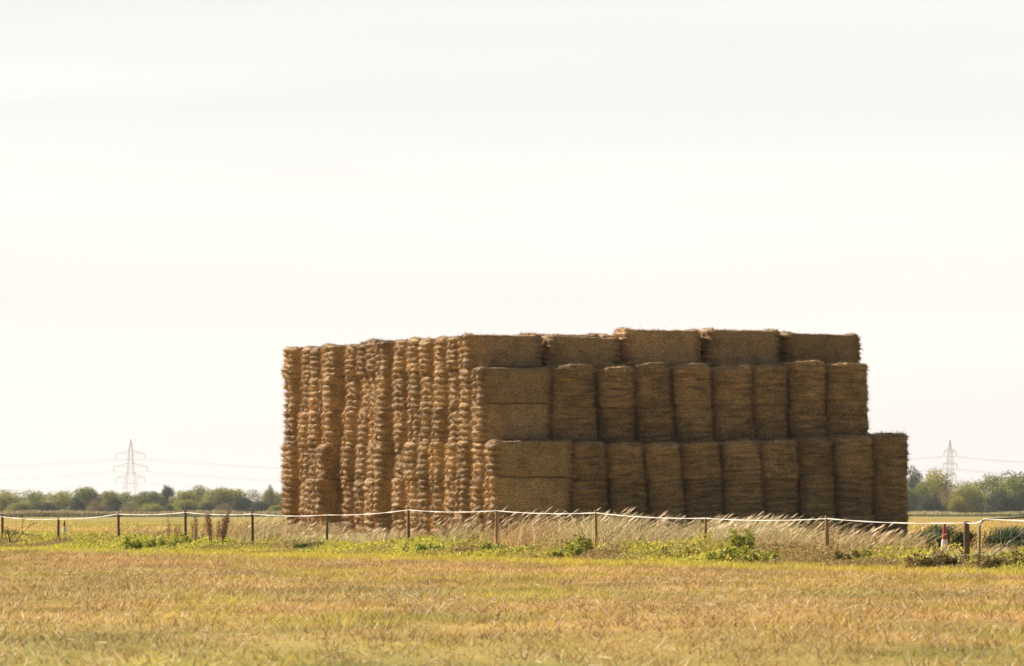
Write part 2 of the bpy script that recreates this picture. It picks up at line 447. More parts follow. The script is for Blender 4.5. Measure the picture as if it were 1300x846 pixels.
# short lush grass at the edge of the field
def edge_grass():
    n = 120000
    t, d, x, y = strip(n, -5.0, .4)
    h = (.05 + .10 * rng.random(n)) * (.6 + .9 * fbm(x * 1.1, y * .8)) * np.interp(d, [-5, -1, .4], [.6, 1.1, 1.5])
    col = pick(n, [(.66, .58, .06), (.50, .50, .05), (.80, .66, .11), (.56, .40, .16)], [4, 3, 3, 1.0])
    k = rng.random(n) < np.interp(d, [-5, -2.2], [.25, 1])
    x, y, h, col = x[k], y[k], h[k], col[k]; n = len(x)
    lx, ly = wind(n, h, .3, .35)
    return blades(x, y, h, .010 + .008 * rng.random(n), lx, ly, col)
v, f, c = edge_grass()
tag(link('field_edge_grass', mesh_np('field_edge_grass', v, f, GRASS, cols=c)), 'bright yellow-green short grass between the stubble and the fence', 'grass', kind='stuff')

# ------------------------------------------------------------------ fence posts and tape
ordw = ['first', 'second', 'third', 'fourth', 'fifth', 'sixth', 'seventh', 'eighth', 'ninth', 'tenth', 'eleventh', 'twelfth', 'thirteenth', 'fourteenth', 'fifteenth']
POSTLAB = ['thick dark brown fence post beside the metal gate', 'pale tan fence post before the dark bales, teal twine tag beside it',
           'pale short fence post among green nettles, in front of the dark bale wall', 'slim tan fence post in tall pale grass, second pale post from the corner post',
           'tan fence post in front of the corner where bright and dark bale faces meet', 'thin brown fence post before the right half of the bright bale face',
           'thin brown fence post before the left half of the bright bale face', 'black fence post in the open just left of the bale stack',
           'dark fence post just left of the tall red-brown dock plant', 'dark brown fence post just left below the big pylon, by the leafy green clump',
           'brown fence post beside the small distant traffic cone', 'short dark fence post at the far left edge beside the dead twiggy shrub']
tops = []
for i, ((x, y), Z) in enumerate(zip(POSTS, FZ)):
    X = px(x, Z); g0 = float(gz(X, Z)); zt = pz(y, Z); hgt = zt - g0
    r = [.062, .045, .040, .038, .040, .038, .036, .042, .040, .042, .042, .045][i]
    root = empty('fence_post', (X, Z, g0)); tag(root, POSTLAB[i], 'fence post', 'wooden posts of the electric fence')
    bm = bmesh.new()
    ln = random.uniform(-.02, .02)
    tube(bm, [(0, 0, -.3), (ln * .3, 0, hgt * .3), (ln * .7, 0, hgt * .7), (ln, 0, hgt - .02), (ln, 0, hgt)], [r, r * 1.02, r * .97, r * .98, r * .8], 10)
    for v_ in bm.verts: v_.co.x += random.uniform(-1, 1) * .003; v_.co.y += random.uniform(-1, 1) * .003
    bm_link('post', bm, POSTL if i in (1, 2, 3, 4) else POSTM, root, smooth=True)
    bm = bmesh.new(); ih = hgt - [.03, .06, .02, .06, .05, .03, .04, .08, .06, .04, .05, .08][i]
    tube(bm, [(ln, -r * .9, ih), (ln, -r - .04, ih)], .014, 8); lathe(bm, [(.02, -.012), (.026, 0), (.02, .012)], 10, (ln, -r - .045, ih))
    bm_link('insulator', bm, BLACKP, root)
    tops.append(Vector((X + ln, Z - r - .07, g0 + ih)))
# tape: sags from post to post, and goes on past both edges of the view
gate_c = Vector((px(1249, 124), 124, 1.03))
left_end = tops[-1] + (tops[-1] - tops[-2]); left_end.z = .95
pts = [gate_c + Vector((5.5, -14, -.15))] + [gate_c] + tops + [left_end]
path = []
for a, b in zip(pts[:-1], pts[1:]):
    for k in range(14):
        s = k / 14; p = a.lerp(b, s); p.z -= .045 * 4 * s * (1 - s); path.append(p)
path.append(pts[-1])
bm = bmesh.new()
for (a, b) in zip(path[:-1], path[1:]): pass
rows = []
for q_, p in enumerate(path):
    hw = .0095 + .003 * math.sin(q_ * 1.7) + random.uniform(-.0015, .0015); th = .004
    rows.append([bm.verts.new(p + Vector((0, th, -hw))), bm.verts.new(p + Vector((0, -th, -hw))), bm.verts.new(p + Vector((0, -th, hw))), bm.verts.new(p + Vector((0, th, hw)))])
for a, b in zip(rows[:-1], rows[1:]):
    for k in range(4): bm.faces.new((a[k], a[(k + 1) % 4], b[(k + 1) % 4], b[k]))
tag(bm_link('fence_tape', bm, TAPE), 'white electric fence tape sagging from post to post across the field', 'fence tape')
# teal tag tied on the tape
bm = bmesh.new(); p = tops[1] + Vector((.12, .0, -.03))
tube(bm, [p + Vector((0, 0, .09)), p + Vector((.01, -.01, 0)), p + Vector((-.01, 0, -.08)), p + Vector((.01, 0, -.14))], [.012, .016, .010, .004], 6)
tag(bm_link('twine_tag', bm, TEAL), 'teal twine tied on the white tape beside the tan post', 'twine')

# ------------------------------------------------------------------ gate
def gate():
    g0 = float(gz(gate_c.x, gate_c.y))
    root = empty('field_gate', (gate_c.x - .08, gate_c.y + .1, g0), R(36))
    tag(root, 'galvanised metal field gate with rounded corner and mesh of bars, standing open at right', 'gate')
    L, H, r = 3.4, .98, .021; tl = math.tan(R(2.0))
    def Z(x, z): return z + x * tl + .04
    bm = bmesh.new(); pp = [(0, 0, Z(0, .05))] + [(0, 0, Z(0, H - .16))]
    for k in range(1, 6):
        a = math.pi / 2 * k / 5; pp.append((.16 - .16 * math.cos(a), 0, Z(0, H - .16) + .16 * math.sin(a)))
    pp += [(L * .5, 0, Z(L * .5, H)), (L, 0, Z(L, H)), (L, 0, Z(L, .05))]
    tube(bm, pp, r, 8); tube(bm, [(0, 0, Z(0, .07)), (L, 0, Z(L, .07))], r, 8)
    bm_link('gate_frame', bm, STEEL, root, smooth=True)
    for z in (.25, .42, .60):
        bm = bmesh.new(); tube(bm, [(.0, 0, Z(0, z)), (L, 0, Z(L, z))], .006, 6); bm_link('rail', bm, STEEL, root, smooth=True)
    for x in (.55, .82, 1.1, 1.7, 2.3, 2.9):
        bm = bmesh.new(); tube(bm, [(x, 0, Z(x, .07)), (x, 0, Z(x, H))], .006, 6); bm_link('upright', bm, STEEL, root, smooth=True)
    bm = bmesh.new(); tube(bm, [(.03, .012, Z(0, .1)), (1.7, .012, Z(1.7, H - .02))], .012, 6); bm_link('brace', bm, STEEL, root, smooth=True)
    bm = bmesh.new(); tube(bm, [(L, 0, -g0 - .3), (L, 0, 1.25)], .06, 10); o = bm_link('hanging_post', bm, POSTM, root, smooth=True)
gate()

# ------------------------------------------------------------------ traffic cones
def cone(x, Z, label, h=.75):
    root = empty('traffic_cone', (px(x, Z), Z, float(gz(px(x, Z), Z)))); tag(root, label, 'traffic cone', 'red and white cones in the yard')
    bm = bmesh.new(); bmesh.ops.create_cube(bm, size=1); bmesh.ops.scale(bm, verts=bm.verts, vec=(.34, .34, .045)); bmesh.ops.translate(bm, verts=bm.verts, vec=(0, 0, .0225 + .002))
    bmesh.ops.bevel(bm, geom=list(bm.edges), offset=.012, segments=2, affect='EDGES'); bm_link('base', bm, RED, root)
    R0 = lambda z: .125 - (.125 - .026) * z / h
    bm = bmesh.new(); lathe(bm, [(R0(.05), .047), (R0(.30), .31)], 24); bm_link('white_sleeve', bm, WHITE, root, smooth=False)
    bm = bmesh.new(); lathe(bm, [(R0(.31), .312), (R0(.50), .50)], 24); bm_link('white_band', bm, WHITE, root)
    bm = bmesh.new(); lathe(bm, [(R0(.50), .502), (R0(h - .02), h - .02), (.022, h)], 24); bm_link('cone_body', bm, RED, root)
cone(1199, 150, 'white traffic cone with red top standing on the track left of the gate', .90)
cone(82, 275, 'small distant traffic cone with red tip just right of a far left post', .75)

# ------------------------------------------------------------------ straw bales
BL, BW, BH = 2.2, 1.2, 1.09
def bale_mesh(seed):
    rg = np.random.default_rng(seed)
    ox, oy, oz = rg.random(3) * 60
    bm = bmesh.new()
    hx, hy, hz = BL / 2, BW / 2, BH / 2
    st = .042
    def face(axis_, sign):
        dims = [hx, hy, hz]; a, b = [k for k in range(3) if k != axis_]
        na, nb = int(dims[a] * 2 / st), int(dims[b] * 2 / st)
        A, B = np.meshgrid(np.linspace(-dims[a], dims[a], na + 1), np.linspace(-dims[b], dims[b], nb + 1), indexing='ij')
        P = np.zeros(A.shape + (3,)); P[..., axis_] = sign * dims[axis_]; P[..., a] = A; P[..., b] = B
        ii = np.arange((na + 1) * (nb + 1)).reshape(na + 1, nb + 1)
        q = np.stack([ii[:-1, :-1].ravel(), ii[1:, :-1].ravel(), ii[1:, 1:].ravel(), ii[:-1, 1:].ravel()], 1)
        if (sign > 0) == (axis_ == 1): q = q[:, ::-1]
        return P.reshape(-1, 3), q
    Vs = []; Fs = []; base = 0
    for ax in range(3):
        for sg in (-1, 1):
            P, q = face(ax, sg); Vs.append(P); Fs.append(q + base); base += len(P)
    P = np.concatenate(Vs); Q = np.concatenate(Fs)
    rad = .13
    rr = np.array([.24, .26, .07])
    inner = np.array([hx, hy, hz]) - rr
    q = np.clip(P, -inner, inner); dv = (P - q) / rr
    dv = np.sign(dv) * np.abs(dv) ** 1.25
    ln = np.linalg.norm(dv, axis=1)[:, None]; dn = dv / np.maximum(ln, 1e-6)
    S = q + dn * rr
    x, y, z = S.T
    e = np.abs(dn[:, 0]) ** 2; s = np.abs(dn[:, 1]) ** 2; tp = np.abs(dn[:, 2]) ** 2
    ph = (z + hz) / BH
    warp = rg.random() * .3 + .25 * (vnoise(y * 2 + ox, z * 2 + oy, x + oz) - .5)
    nrib = 6
    rib = np.abs(np.sin(np.pi * nrib * (ph + warp * .35)))
    lump = fbm(x * 5 + ox, y * 5.5 + oy, z * 7 + oz, o=3) - .5
    big = vnoise(x * 1.4 + oz, y * 1.4 + ox, z * 1.4 + oy) - .5
    fl = fbm(x * 11 + ox, y * 3 + oy, z * 3 + oz, o=2) - .5
    split = 1.0 if seed % 3 == 0 else 0.0
    lump2 = fbm(x * 3 + oz, y * 4.5 + ox, z * 11 + oz, o=2) - .5
    disp = e * (.105 * (rib ** .7 - .70) + .11 * lump + .15 * lump2 + .15 * (1 - (y / hy) ** 2) - split * .19 * np.exp(-((y - .06) / .075) ** 2) + .09 * (rg.random() - .5) * 0 + .08 * big)
    disp += s * (.020 * (rib ** .35 - .85) + .05 * fl + .045 * lump + .05 * big)
    disp += tp * (.05 * lump + .05 * big + .03 * fl) - tp * .02
    hang = .035 * np.clip(-z / hz, 0, 1) * (s + e * .5) * (vnoise(x * 1.1 + oy, y * 1.1 + oz) + .2)
    disp += hang
    S = S + dn * disp[:, None]
    me_v = S; 
    # stray straws
    nst = 8500
    fi = rg.integers(0, len(Q), nst * 3)
    C = S[Q[fi]].mean(1); Nn = dn[Q[fi]].mean(1)
    wgt = .28 + .9 * np.abs(Nn[:, 0]) + .75 * (np.abs(Nn).max(1) < .93)
    k = rg.random(len(fi)) < wgt / 1.8
    C, Nn = C[k][:nst], Nn[k][:nst]; n = len(C)
    endk = np.abs(Nn[:, 0])
    dr = rg.standard_normal((n, 3)); dr /= np.linalg.norm(dr, axis=1)[:, None]
    dr = dr * .9 + Nn * (.25 + .5 * endk)[:, None]; dr[:, 2] -= .18
    dr /= np.linalg.norm(dr, axis=1)[:, None]
    L = (.04 + .07 * rg.random(n)) * (.75 + .4 * endk) * np.where(rg.random(n) < .035, 2.1, 1)
    sd = np.cross(dr, Nn + .3 * rg.standard_normal((n, 3))); sd /= np.maximum(np.linalg.norm(sd, axis=1)[:, None], 1e-5)
    w = (.004 + .006 * rg.random(n))[:, None]
    p0 = C - Nn * .01
    T = np.stack([p0 - sd * w / 2, p0 + sd * w / 2, p0 + dr * L[:, None] + sd * w * .4, p0 + dr * L[:, None] - sd * w * .4], 1).reshape(-1, 3)
    TQ = np.arange(n * 4).reshape(n, 4) + len(S)
    allv = np.concatenate([S, T]); allf = np.concatenate([Q, TQ])
    tc_ = np.ones((len(allv), 3)); 
    sc_ = .70 + .75 * rg.random(n) ** 2 + 1.0 * (rg.random(n) < .06)  # rare extra-bright straws: sun glints put into the tint
    tc_[len(S):] = np.repeat(np.stack([sc_, sc_, sc_ * .97], 1), 4, 0)
    allv = allv.copy(); allv[:, 2] += hz
    endv = np.concatenate([e, np.repeat(endk ** 2, 4)])
    me = mesh_np('straw_bale', allv, allf, STRAW, cols=tc_)
    at = me.attributes.new('cut_end', 'FLOAT', 'POINT'); at.data.foreach_set('value', endv.astype(np.float32))
    b2 = bmesh.new(); b2.from_mesh(me)
    bmesh.ops.remove_doubles(b2, verts=b2.verts, dist=.0004); 
    for f_ in b2.faces: f_.smooth = True
    b2.to_mesh(me); b2.free()
    return me
VAR = [bale_mesh(100 + k) for k in range(8)]
TH = R(19.3); c_, s_ = math.cos(TH), math.sin(TH)
O = Vector((-1.17, 185.0, 0)); U = Vector((c_, s_, 0)); W = Vector((-s_, c_, 0))
def u_of(x, v0):
    k = (x - 650) / F
    return (k * (O.y + v0 * c_) - O.x + v0 * s_) / (c_ - k * s_)
def loc(u, v, z=0): return O + U * u + W * v + Vector((0, 0, z))
cnt = [0]
def bale(u0, v0, z0, along, length, width, height, label, group, tilt=0, yaw=0, roll=0):
    """u0,v0: centre in the stack's plan; along 'u' (side to the front) or 'v' (end to the front)"""
    me = VAR[random.choice((0, 1, 2, 3, 4, 5, 6, 7) if 'end wall' in group else (0, 1, 3, 4, 6, 7))]
    o = bpy.data.objects.new('straw_bale', me); COL.objects.link(o)
    o.location = loc(u0, v0, z0)
    flip = random.choice((0, math.pi))
    rz = TH + (0 if along == 'u' else math.pi / 2) + flip + yaw
    o.rotation_euler = Euler((0, 0, rz), 'XYZ')
    if tilt:   # lean within the front plane, about the depth axis
        ax = W
        o.rotation_euler = (Matrix.Rotation(tilt, 3, ax) @ Euler((0, 0, rz)).to_matrix()).to_euler()
    o.scale = (length / BL, width / BW, height / BH)
    tag(o, label, 'straw bale', group); cnt[0] += 1
    return o
rowtxt = ['lowest row, half hidden by grass', 'second row up', 'third row up', 'fourth row up', 'fifth row up', 'top row']
coltxt = ['first', 'second', 'third', 'fourth', 'fifth', 'sixth', 'seventh', 'eighth', 'ninth', 'tenth', 'eleventh', 'twelfth', 'thirteenth', 'fourteenth', 'fifteenth', 'sixteenth', 'seventeenth']
NC = 15; PITCH = 1.225
RH = [1.075, 1.085, 1.09, 1.09, 1.085, .985]      # row heights
# columns of the sunlit end wall, c = 0 behind the top row's corner, then back; -1 and -2 stand forward as ledges
colshift = {c: random.uniform(-.20, .16) + .004 * c for c in range(-2, NC)}
colshift.update({-2: 0, -1: 0, 0: 0.0, 9: -.02, 10: -.32, 5: .05, 6: -.20, 3: .06})
colh = {c: random.uniform(.99, 1.012) for c in range(-2, NC)}
colh[0] = colh[-1] = colh[-2] = 1.0
for c in range(-2, NC):
    rows_n = 3 if c == -2 else 5 if c == -1 else 6
    z = 0
    for r_ in range(rows_n):
        h = RH[r_] * colh[c] * random.uniform(.992, 1.008) if c >= 0 else RH[r_]
        if r_ == 5 and c > 0: h = RH[5] * random.uniform(.98, 1.05)
        if c == -2 or (c == -1 and r_ >= 3) or (c == 0 and r_ == 5): ln = u_of({-2: 727, -1: 702, 0: 687}[c], {-2: -2.4, -1: -1.2, 0: 0}[c])
        else: ln = 2.2
        sh = colshift[c] + random.uniform(-.09, .09) - (.07 if r_ < 3 and c >= 0 else 0) - (.03 if r_ < 2 else 0)
        if c < 0: sh = {0: .03, 1: -.03, 2: .02, 3: -.02, 4: .0}[r_]
        if c == 10 and r_ in (1, 2): sh -= .25
        if c == 0 and r_ == 5: sh = 0
        # centre
        from_left = NC - 1 - c
        lab = 'sunlit bale end, %s column from the far left corner, %s' % (coltxt[from_left], rowtxt[r_])
        if c == 0 and r_ == 5: lab = 'top row bale at the corner between bright end wall and dark front'
        if c == -1 and r_ >= 3: lab = 'corner bale of the middle ledge, %s of its two, long dark side showing' % ('upper' if r_ == 4 else 'lower')
        if c == -2: lab = 'corner bale of the lowest ledge, %s, long dark side showing' % ['at the ground in grass', 'middle one of three', 'topmost of three'][r_]
        bale(sh + ln / 2, PITCH * (c + .5) if c >= 0 else 1.2 * (c + .5), z, 'u', ln, 1.00 + (c in (7, 11, 4)) * .08 - (c in (2, 9)) * .04, h + (.035 if r_ < rows_n - 1 else 0), lab, 'bales of the sunlit end wall',
             yaw=random.uniform(-.035, .035), tilt=random.uniform(-.008, .008))
        z += h
# second deep rank so that the tall wall stays closed behind, middle ledge and bottom ledge of end-on bales
def front(xs_, vfront, row_lo, tops_y, lean, name, nrow, labf):
    """xs_: column borders as seen; tops_y[row][col] rows of the tops, bottom row first"""
    for i in range(len(xs_) - 1):
        ua, ub = u_of(xs_[i], vfront), u_of(xs_[i + 1], vfront)
        w = ub - ua; uc = (ua + ub) / 2
        Zd = (loc(uc, vfront)).y
        zz = [row_lo] + [pz(tops_y[k][i], Zd) for k in range(nrow)]
        top = nrow - 1
        for k in range(nrow):
            h = zz[k + 1] - zz[k]
            off = lean[i] * (top - k) + random.uniform(-.02, .02)
            gap = random.choice([.0, .01, .03, .06])
            dv = random.uniform(-.04, .10)
            bale(uc + off, vfront + 1.1 + dv, zz[k], 'v', 2.2, w - .045 - gap, h + (.03 if k < top else .0), labf(i, k), name, yaw=random.uniform(-.035, .035), tilt=-lean[i] / h * .55 + random.uniform(-.014, .014))
# middle ledge: rows four and five
xb = [702, 761, 808, 857, 907, 957, 1004, 1051, 1105]
Zl = 3.25
front(xb, -1.2, Zl, [[517, 517, 516, 515, 515, 514, 510, 510], [464, 467, 462, 463, 465, 463, 459, 461]],
      [.0, .02, .12, .08, .04, .02, .02, -.03], 'end-on bales of the middle ledge', 2,
      lambda i, k: 'shaded end-on bale in the middle ledge, %s from the left, %s of its pair' % (coltxt[i], ['lower', 'upper'][k]))
xb = [727, 774.5, 822, 869, 919, 968, 1017, 1063, 1112, 1157]
front(xb, -2.4, 0, [[657, 658, 657, 656, 656, 656, 655, 654, 652], [609, 609, 610, 609, 610, 608, 604, 606, 605], [562, 563, 563, 561, 560, 559, 556.5, 555.5, 551]],
      [.01, .04, .11, .11, .09, .03, .02, .03, .0], 'end-on bales of the lowest ledge', 3,
      lambda i, k: 'shaded end-on bale in the lowest ledge, %s from the %s, %s' % (coltxt[i] if i < 8 else 'one', 'left' if i < 8 else 'right end', ['bottom one in grass', 'middle one', 'top one'][k]))
# top row lying lengthwise, and the ones just behind them
tx = [(690, 786, 427, 'second'), (788, 888, 418.5, 'third'), (891, 988, 418.5, 'fourth'), (991, 1090, 423.5, 'fifth')]
ends = [.20, .24, .20, .22]
for i, (a, b, ty, w_) in enumerate(tx):
    vf = [.02, .05, .0, .06][i]
    ua = u_of(a, vf + .6) + [.10, .02, .12, .05][i]; ub = u_of(b, vf)
    Zd = loc((ua + ub) / 2, vf).y
    zb = [3.25 + 0, 0, 0, 0][0]
    base_y = [466.5, 463, 464, 461][i]
    z0 = pz(base_y, loc((ua + ub) / 2, -1.2).y) - .02; z1 = pz(ty, Zd)
    bale((ua + ub) / 2, vf + .6, z0, 'u', ub - ua, 1.2, z1 - z0, 'top row bale lying lengthwise, %s from the left corner, long dark side showing' % w_, 'top row bales lying lengthwise',
         tilt=[.030, .014, .012, .022][i], yaw=[-.01, .01, .0, -.012][i])
for i in range(4):
    ua = 2.3 + i * 2.42
    bale(ua + 1.1, 1.85, 5.44 + [.0, -.02, .0, -.04, -.06][i], 'u', 2.2, 1.2, [1.05, 1.06, .98, .95, .9][i], 'bale of the top row behind the front line, %s from left, only top showing' % coltxt[i], 'bales behind the top row')
# filling beneath the top row, so nothing is hollow there
for r_ in range(5):
    for i in range(4):
        ua = 2.40 + i * 2.38
        bale(ua + 1.1, 1.85 if r_ > 2 else 1.6, sum(RH[:r_]), 'u', 2.2, 1.2 if r_ > 2 else 1.1, RH[r_], 'bale buried inside the stack behind the dark front', 'bales buried inside the stack')

# ------------------------------------------------------------------ plants along the verge
def leaf_cloud(n, cx, cy, cz, rx, ry, rz_, size, cols, probs, up=.3, aspect=.45, rg=rng, hollow=.0):
    d = rg.standard_normal((n, 3)); d /= np.linalg.norm(d, axis=1)[:, None]
    rad = (hollow + (1 - hollow) * rg.random(n)) ** .45
    p = d * rad[:, None] * np.array([rx, ry, rz_]) + np.array([cx, cy, cz])
    s = size * (.6 + .8 * rg.random(n))
    a = rg.standard_normal((n, 3)); a[:, 2] = a[:, 2] * .6 + up; a /= np.linalg.norm(a, axis=1)[:, None]
    b = np.cross(a, rg.standard_normal((n, 3))); b /= np.maximum(np.linalg.norm(b, axis=1)[:, None], 1e-5)
    A = a * s[:, None]; B = b * (s * aspect)[:, None]
    v = np.stack([p - A, p + B, p + A, p - B], 1).reshape(-1, 3)
    probs = np.array(probs[:len(cols)], float); k = rg.choice(len(cols), n, p=probs / probs.sum())
    c = np.array(cols)[k] * (1 + .4 * (rg.random((n, 1)) - .5))
    return v, np.repeat(c, 4, 0)
STEMM = simple('green_stem', (.16, .2, .05))
GREENS = [(.34, .37, .06), (.44, .44, .07), (.15, .20, .035), (.54, .50, .10)]
def place(x, Z): X = px(x, Z); return X, Z, float(gz(X, Z))
def leafy_clump(x, Z, w, h, label, cols=GREENS, probs=(3, 3, 2, 2), size=.05, n=1400, name='leafy_weed', cat='weed'):
    X, Y, g0 = place(x, Z)
    root = empty(name, (X, Y, g0)); tag(root, label, cat, 'weeds along the fence')
    vs = []; cs = []
    m = max(5, int(w / .10))
    for k in range(m):
        ox = (k / (m - 1) - .5) * w + rng.standard_normal() * .04; oy = rng.standard_normal() * w * .18
        hh = h * (.45 + .55 * rng.random() ** .8)
        v, c = leaf_cloud(n // m, ox + hh * .08, oy, hh * .48, .10 + .08 * rng.random(), .14, hh * .52, size, cols, probs, .4)
        vs.append(v); cs.append(c)
        bm = bmesh.new(); tube(bm, [(ox, oy, -.02), (ox + hh * .06, oy, hh * .5), (ox + hh * .14, oy, hh * .9)], [.008, .006, .003], 4)
        bm_link('stem', bm, STEMM, root)
    v = np.concatenate(vs); c = np.concatenate(cs); v[:, 2] = np.maximum(v[:, 2], -.02)
    link('leaves', mesh_np('leaves', v, np.arange(len(v)).reshape(-1, 4), LEAF, cols=c), root)
leafy_clump(200, 178, 1.7, .52, 'broad bright green leafy weed clump right of the post below the pylon', n=1500, size=.05)
leafy_clump(738, 146, .42, .72, 'bright green upright thistle in pale grass left of the slim post', n=480)
leafy_clump(722, 145, .6, .45, 'low yellow-green weed left of the slim tan post', n=480)
leafy_clump(936, 138, .40, .98, 'tall bright green nettle rising above the white tape', n=750, size=.045)
leafy_clump(922, 136, .7, .50, 'low bright green nettle patch at the foot of the tall nettle', n=650)
leafy_clump(975, 133, .8, .38, 'yellow-green leafy weed midway between the nettle and the pale tan post', n=650)
leafy_clump(860, 140, .8, .45, 'green leafy weed clump left of the short post among nettles', n=650)
leafy_clump(655, 150, .6, .36, 'green weed at the foot of the corner post', n=480)
leafy_clump(625, 151, .5, .42, 'dense green weed just left of the corner post foot', n=480)
leafy_clump(552, 155, .7, .30, 'small dark green weed right of the thin brown post', cols=[(.12, .2, .03), (.2, .28, .04)], probs=(1, 1), n=800)
leafy_clump(392, 166, .5, .30, 'small dark green weed at the lower left of the bright bale wall', cols=[(.07, .11, .02), (.14, .2, .03)], probs=(2, 1), n=700)
DARKBR = [(.26, .22, .08), (.15, .14, .04), (.42, .33, .15), (.30, .18, .09)]
leafy_clump(1188, 124, 1.0, .48, 'dark olive bushy weed left of the thick dark gatepost fence post', cols=DARKBR, probs=(2, 2, 2, 2), n=1300, size=.04)
leafy_clump(1268, 122, .8, .50, 'dark olive bushy weed in front of the metal gate', cols=DARKBR, probs=(2, 2, 2, 2), n=1000, size=.04)
leafy_clump(1085, 131, .7, .42, 'olive weed in pale grass between the tan post and the gate', cols=DARKBR + GREENS[:1], probs=(2, 1, 2, 1, 2), n=1200, size=.04)

def rush_clump(x, Z, w, h, label, n=700):
    w *= .8; h *= .85
    X, Y, g0 = place(x, Z)
    t = rng.standard_normal(n) * w / 4; t2 = rng.standard_normal(n) * w / 5
    hh = h * (.55 + .5 * rng.random(n)) * (1 - .3 * np.abs(t) / w)
    col = pick(n, [(.045, .075, .018), (.08, .12, .025), (.13, .17, .04), (.22, .20, .07)], [4, 3, 2, .5])
    lx = hh * (.35 + .25 * rng.standard_normal(n)); ly = hh * .2 * rng.standard_normal(n)
    v, f, c = blades(t, t2, hh, .012 + .012 * rng.random(n), lx, ly, col, seg2=True, z0=np.zeros(n) - .02)
    o = link('rush_clump', mesh_np('rush_clump', v, f, LEAF, cols=c), None, (X, Y, g0))
    tag(o, label, 'rushes', 'dark rush clumps beyond the fence')
rush_clump(1165, 176, 1.1, .75, 'dark green rush clump at the foot of the rightmost bales')
rush_clump(1183, 178, 1.0, .98, 'tall dark green rush clump just left of the white traffic cone', 900)
rush_clump(1110, 172, 1.6, .62, 'dark green rushes in the shade below the second bale column from the right', 900)
rush_clump(1218, 184, .6, .72, 'small dark green rush clump behind the thick dark fence post')
rush_clump(1272, 182, 1.3, .90, 'dark green rush clump seen through the metal gate', 1100)
rush_clump(1295, 180, .8, .45, 'low dark green rush clump at the far right edge behind the gate', 500)

def dock(x, Z, h, label, n=500, cols=((.26, .12, .08), (.36, .20, .12), (.17, .08, .05)), lean=.05, spread=.10, k=5):
    X, Y, g0 = place(x, Z)
    root = empty('dock_plant', (X, Y, g0)); tag(root, label, 'weed', 'tall brown docks')
    bm = bmesh.new(); vs = []; cs = []
    for i in range(k):
        a = rng.random() * 6.28; r1 = spread * rng.random() ** .5
        bx, by = r1 * math.cos(a), r1 * math.sin(a); hh = h * (.72 + .28 * rng.random()) if i else h
        tx_, ty_ = bx * 2 + lean * hh, by * 2
        bm = bmesh.new(); tube(bm, [(bx, by, -.02), ((bx + tx_) / 2, (by + ty_) / 2, hh * .5), (tx_, ty_, hh)], [.010, .007, .003], 5); bm_link('stem', bm, BARK, root)
        for q in range(11):
            s = .40 + .6 * q / 11
            v, c = leaf_cloud(n // (k * 7) + 4, bx + (tx_ - bx) * s, by + (ty_ - by) * s, hh * s, .075, .075, .08, .020, list(cols), (2, 1, 1), .3)
            vs.append(v); cs.append(c)
        v = np.concatenate(vs); c = np.concatenate(cs); vs = []; cs = []
        link('seed_spike', mesh_np('seed_spike', v, np.arange(len(v)).reshape(-1, 4), LEAF, cols=c), root)
dock(275, 176, 1.12, 'tall red-brown dock plant between two dark posts left of the stack', 1700, spread=.27, k=11)
dock(249, 179, .98, 'slimmer brown dock plant just right of the dark post', 350, cols=((.30, .20, .10), (.22, .13, .07)), spread=.14, k=5)
dock(216, 182, .85, 'thin brown dock plant behind the broad green clump', 220, cols=((.30, .20, .10), (.25, .17, .08)), spread=.14, k=4)
dock(566, 160, .60, 'small brown dock before the bright bale wall right of its middle', 150, spread=.06, k=2)
def dead_shrub():
    X, Y, g0 = place(13, 194)
    root = empty('dead_shrub', (X, Y, g0)); tag(root, 'dark dead twiggy shrub with a forked stem leaning right, beside the leftmost post', 'shrub')
    bm = bmesh.new(); tips = []
    def br(p, d, L, r, dep):
        q = p + d * L; tube(bm, [p, (p + q) / 2 + Vector((rng.standard_normal(), rng.standard_normal(), 0)) * .015, q], [r, r * .8, r * .6], 5)
        tips.append(q)
        if dep:
            for _ in range(3): br(q, (d + Vector(rng.standard_normal(3)) * .4).normalized(), L * .6, r * .55, dep - 1)
    br(Vector((0, 0, -.05)), Vector((-.05, 0, 1)).normalized(), .32, .035, 3)
    br(Vector((.0, 0, .0)), Vector((.62, 0, .75)).normalized(), .58, .022, 2)
    bm_link('branches', bm, BARK, root)
    vs = []; cs = []
    for p in tips:
        v, c = leaf_cloud(7, p.x, p.y, p.z - .05, .14, .14, .12, .022, [(.16, .11, .06), (.22, .22, .06), (.10, .07, .04)], (2, 1, 2), .2); vs.append(v); cs.append(c)
    v = np.concatenate(vs); link('leaves', mesh_np('leaves', v, np.arange(len(v)).reshape(-1, 4), LEAF, cols=np.concatenate(cs)), root)
dead_shrub()

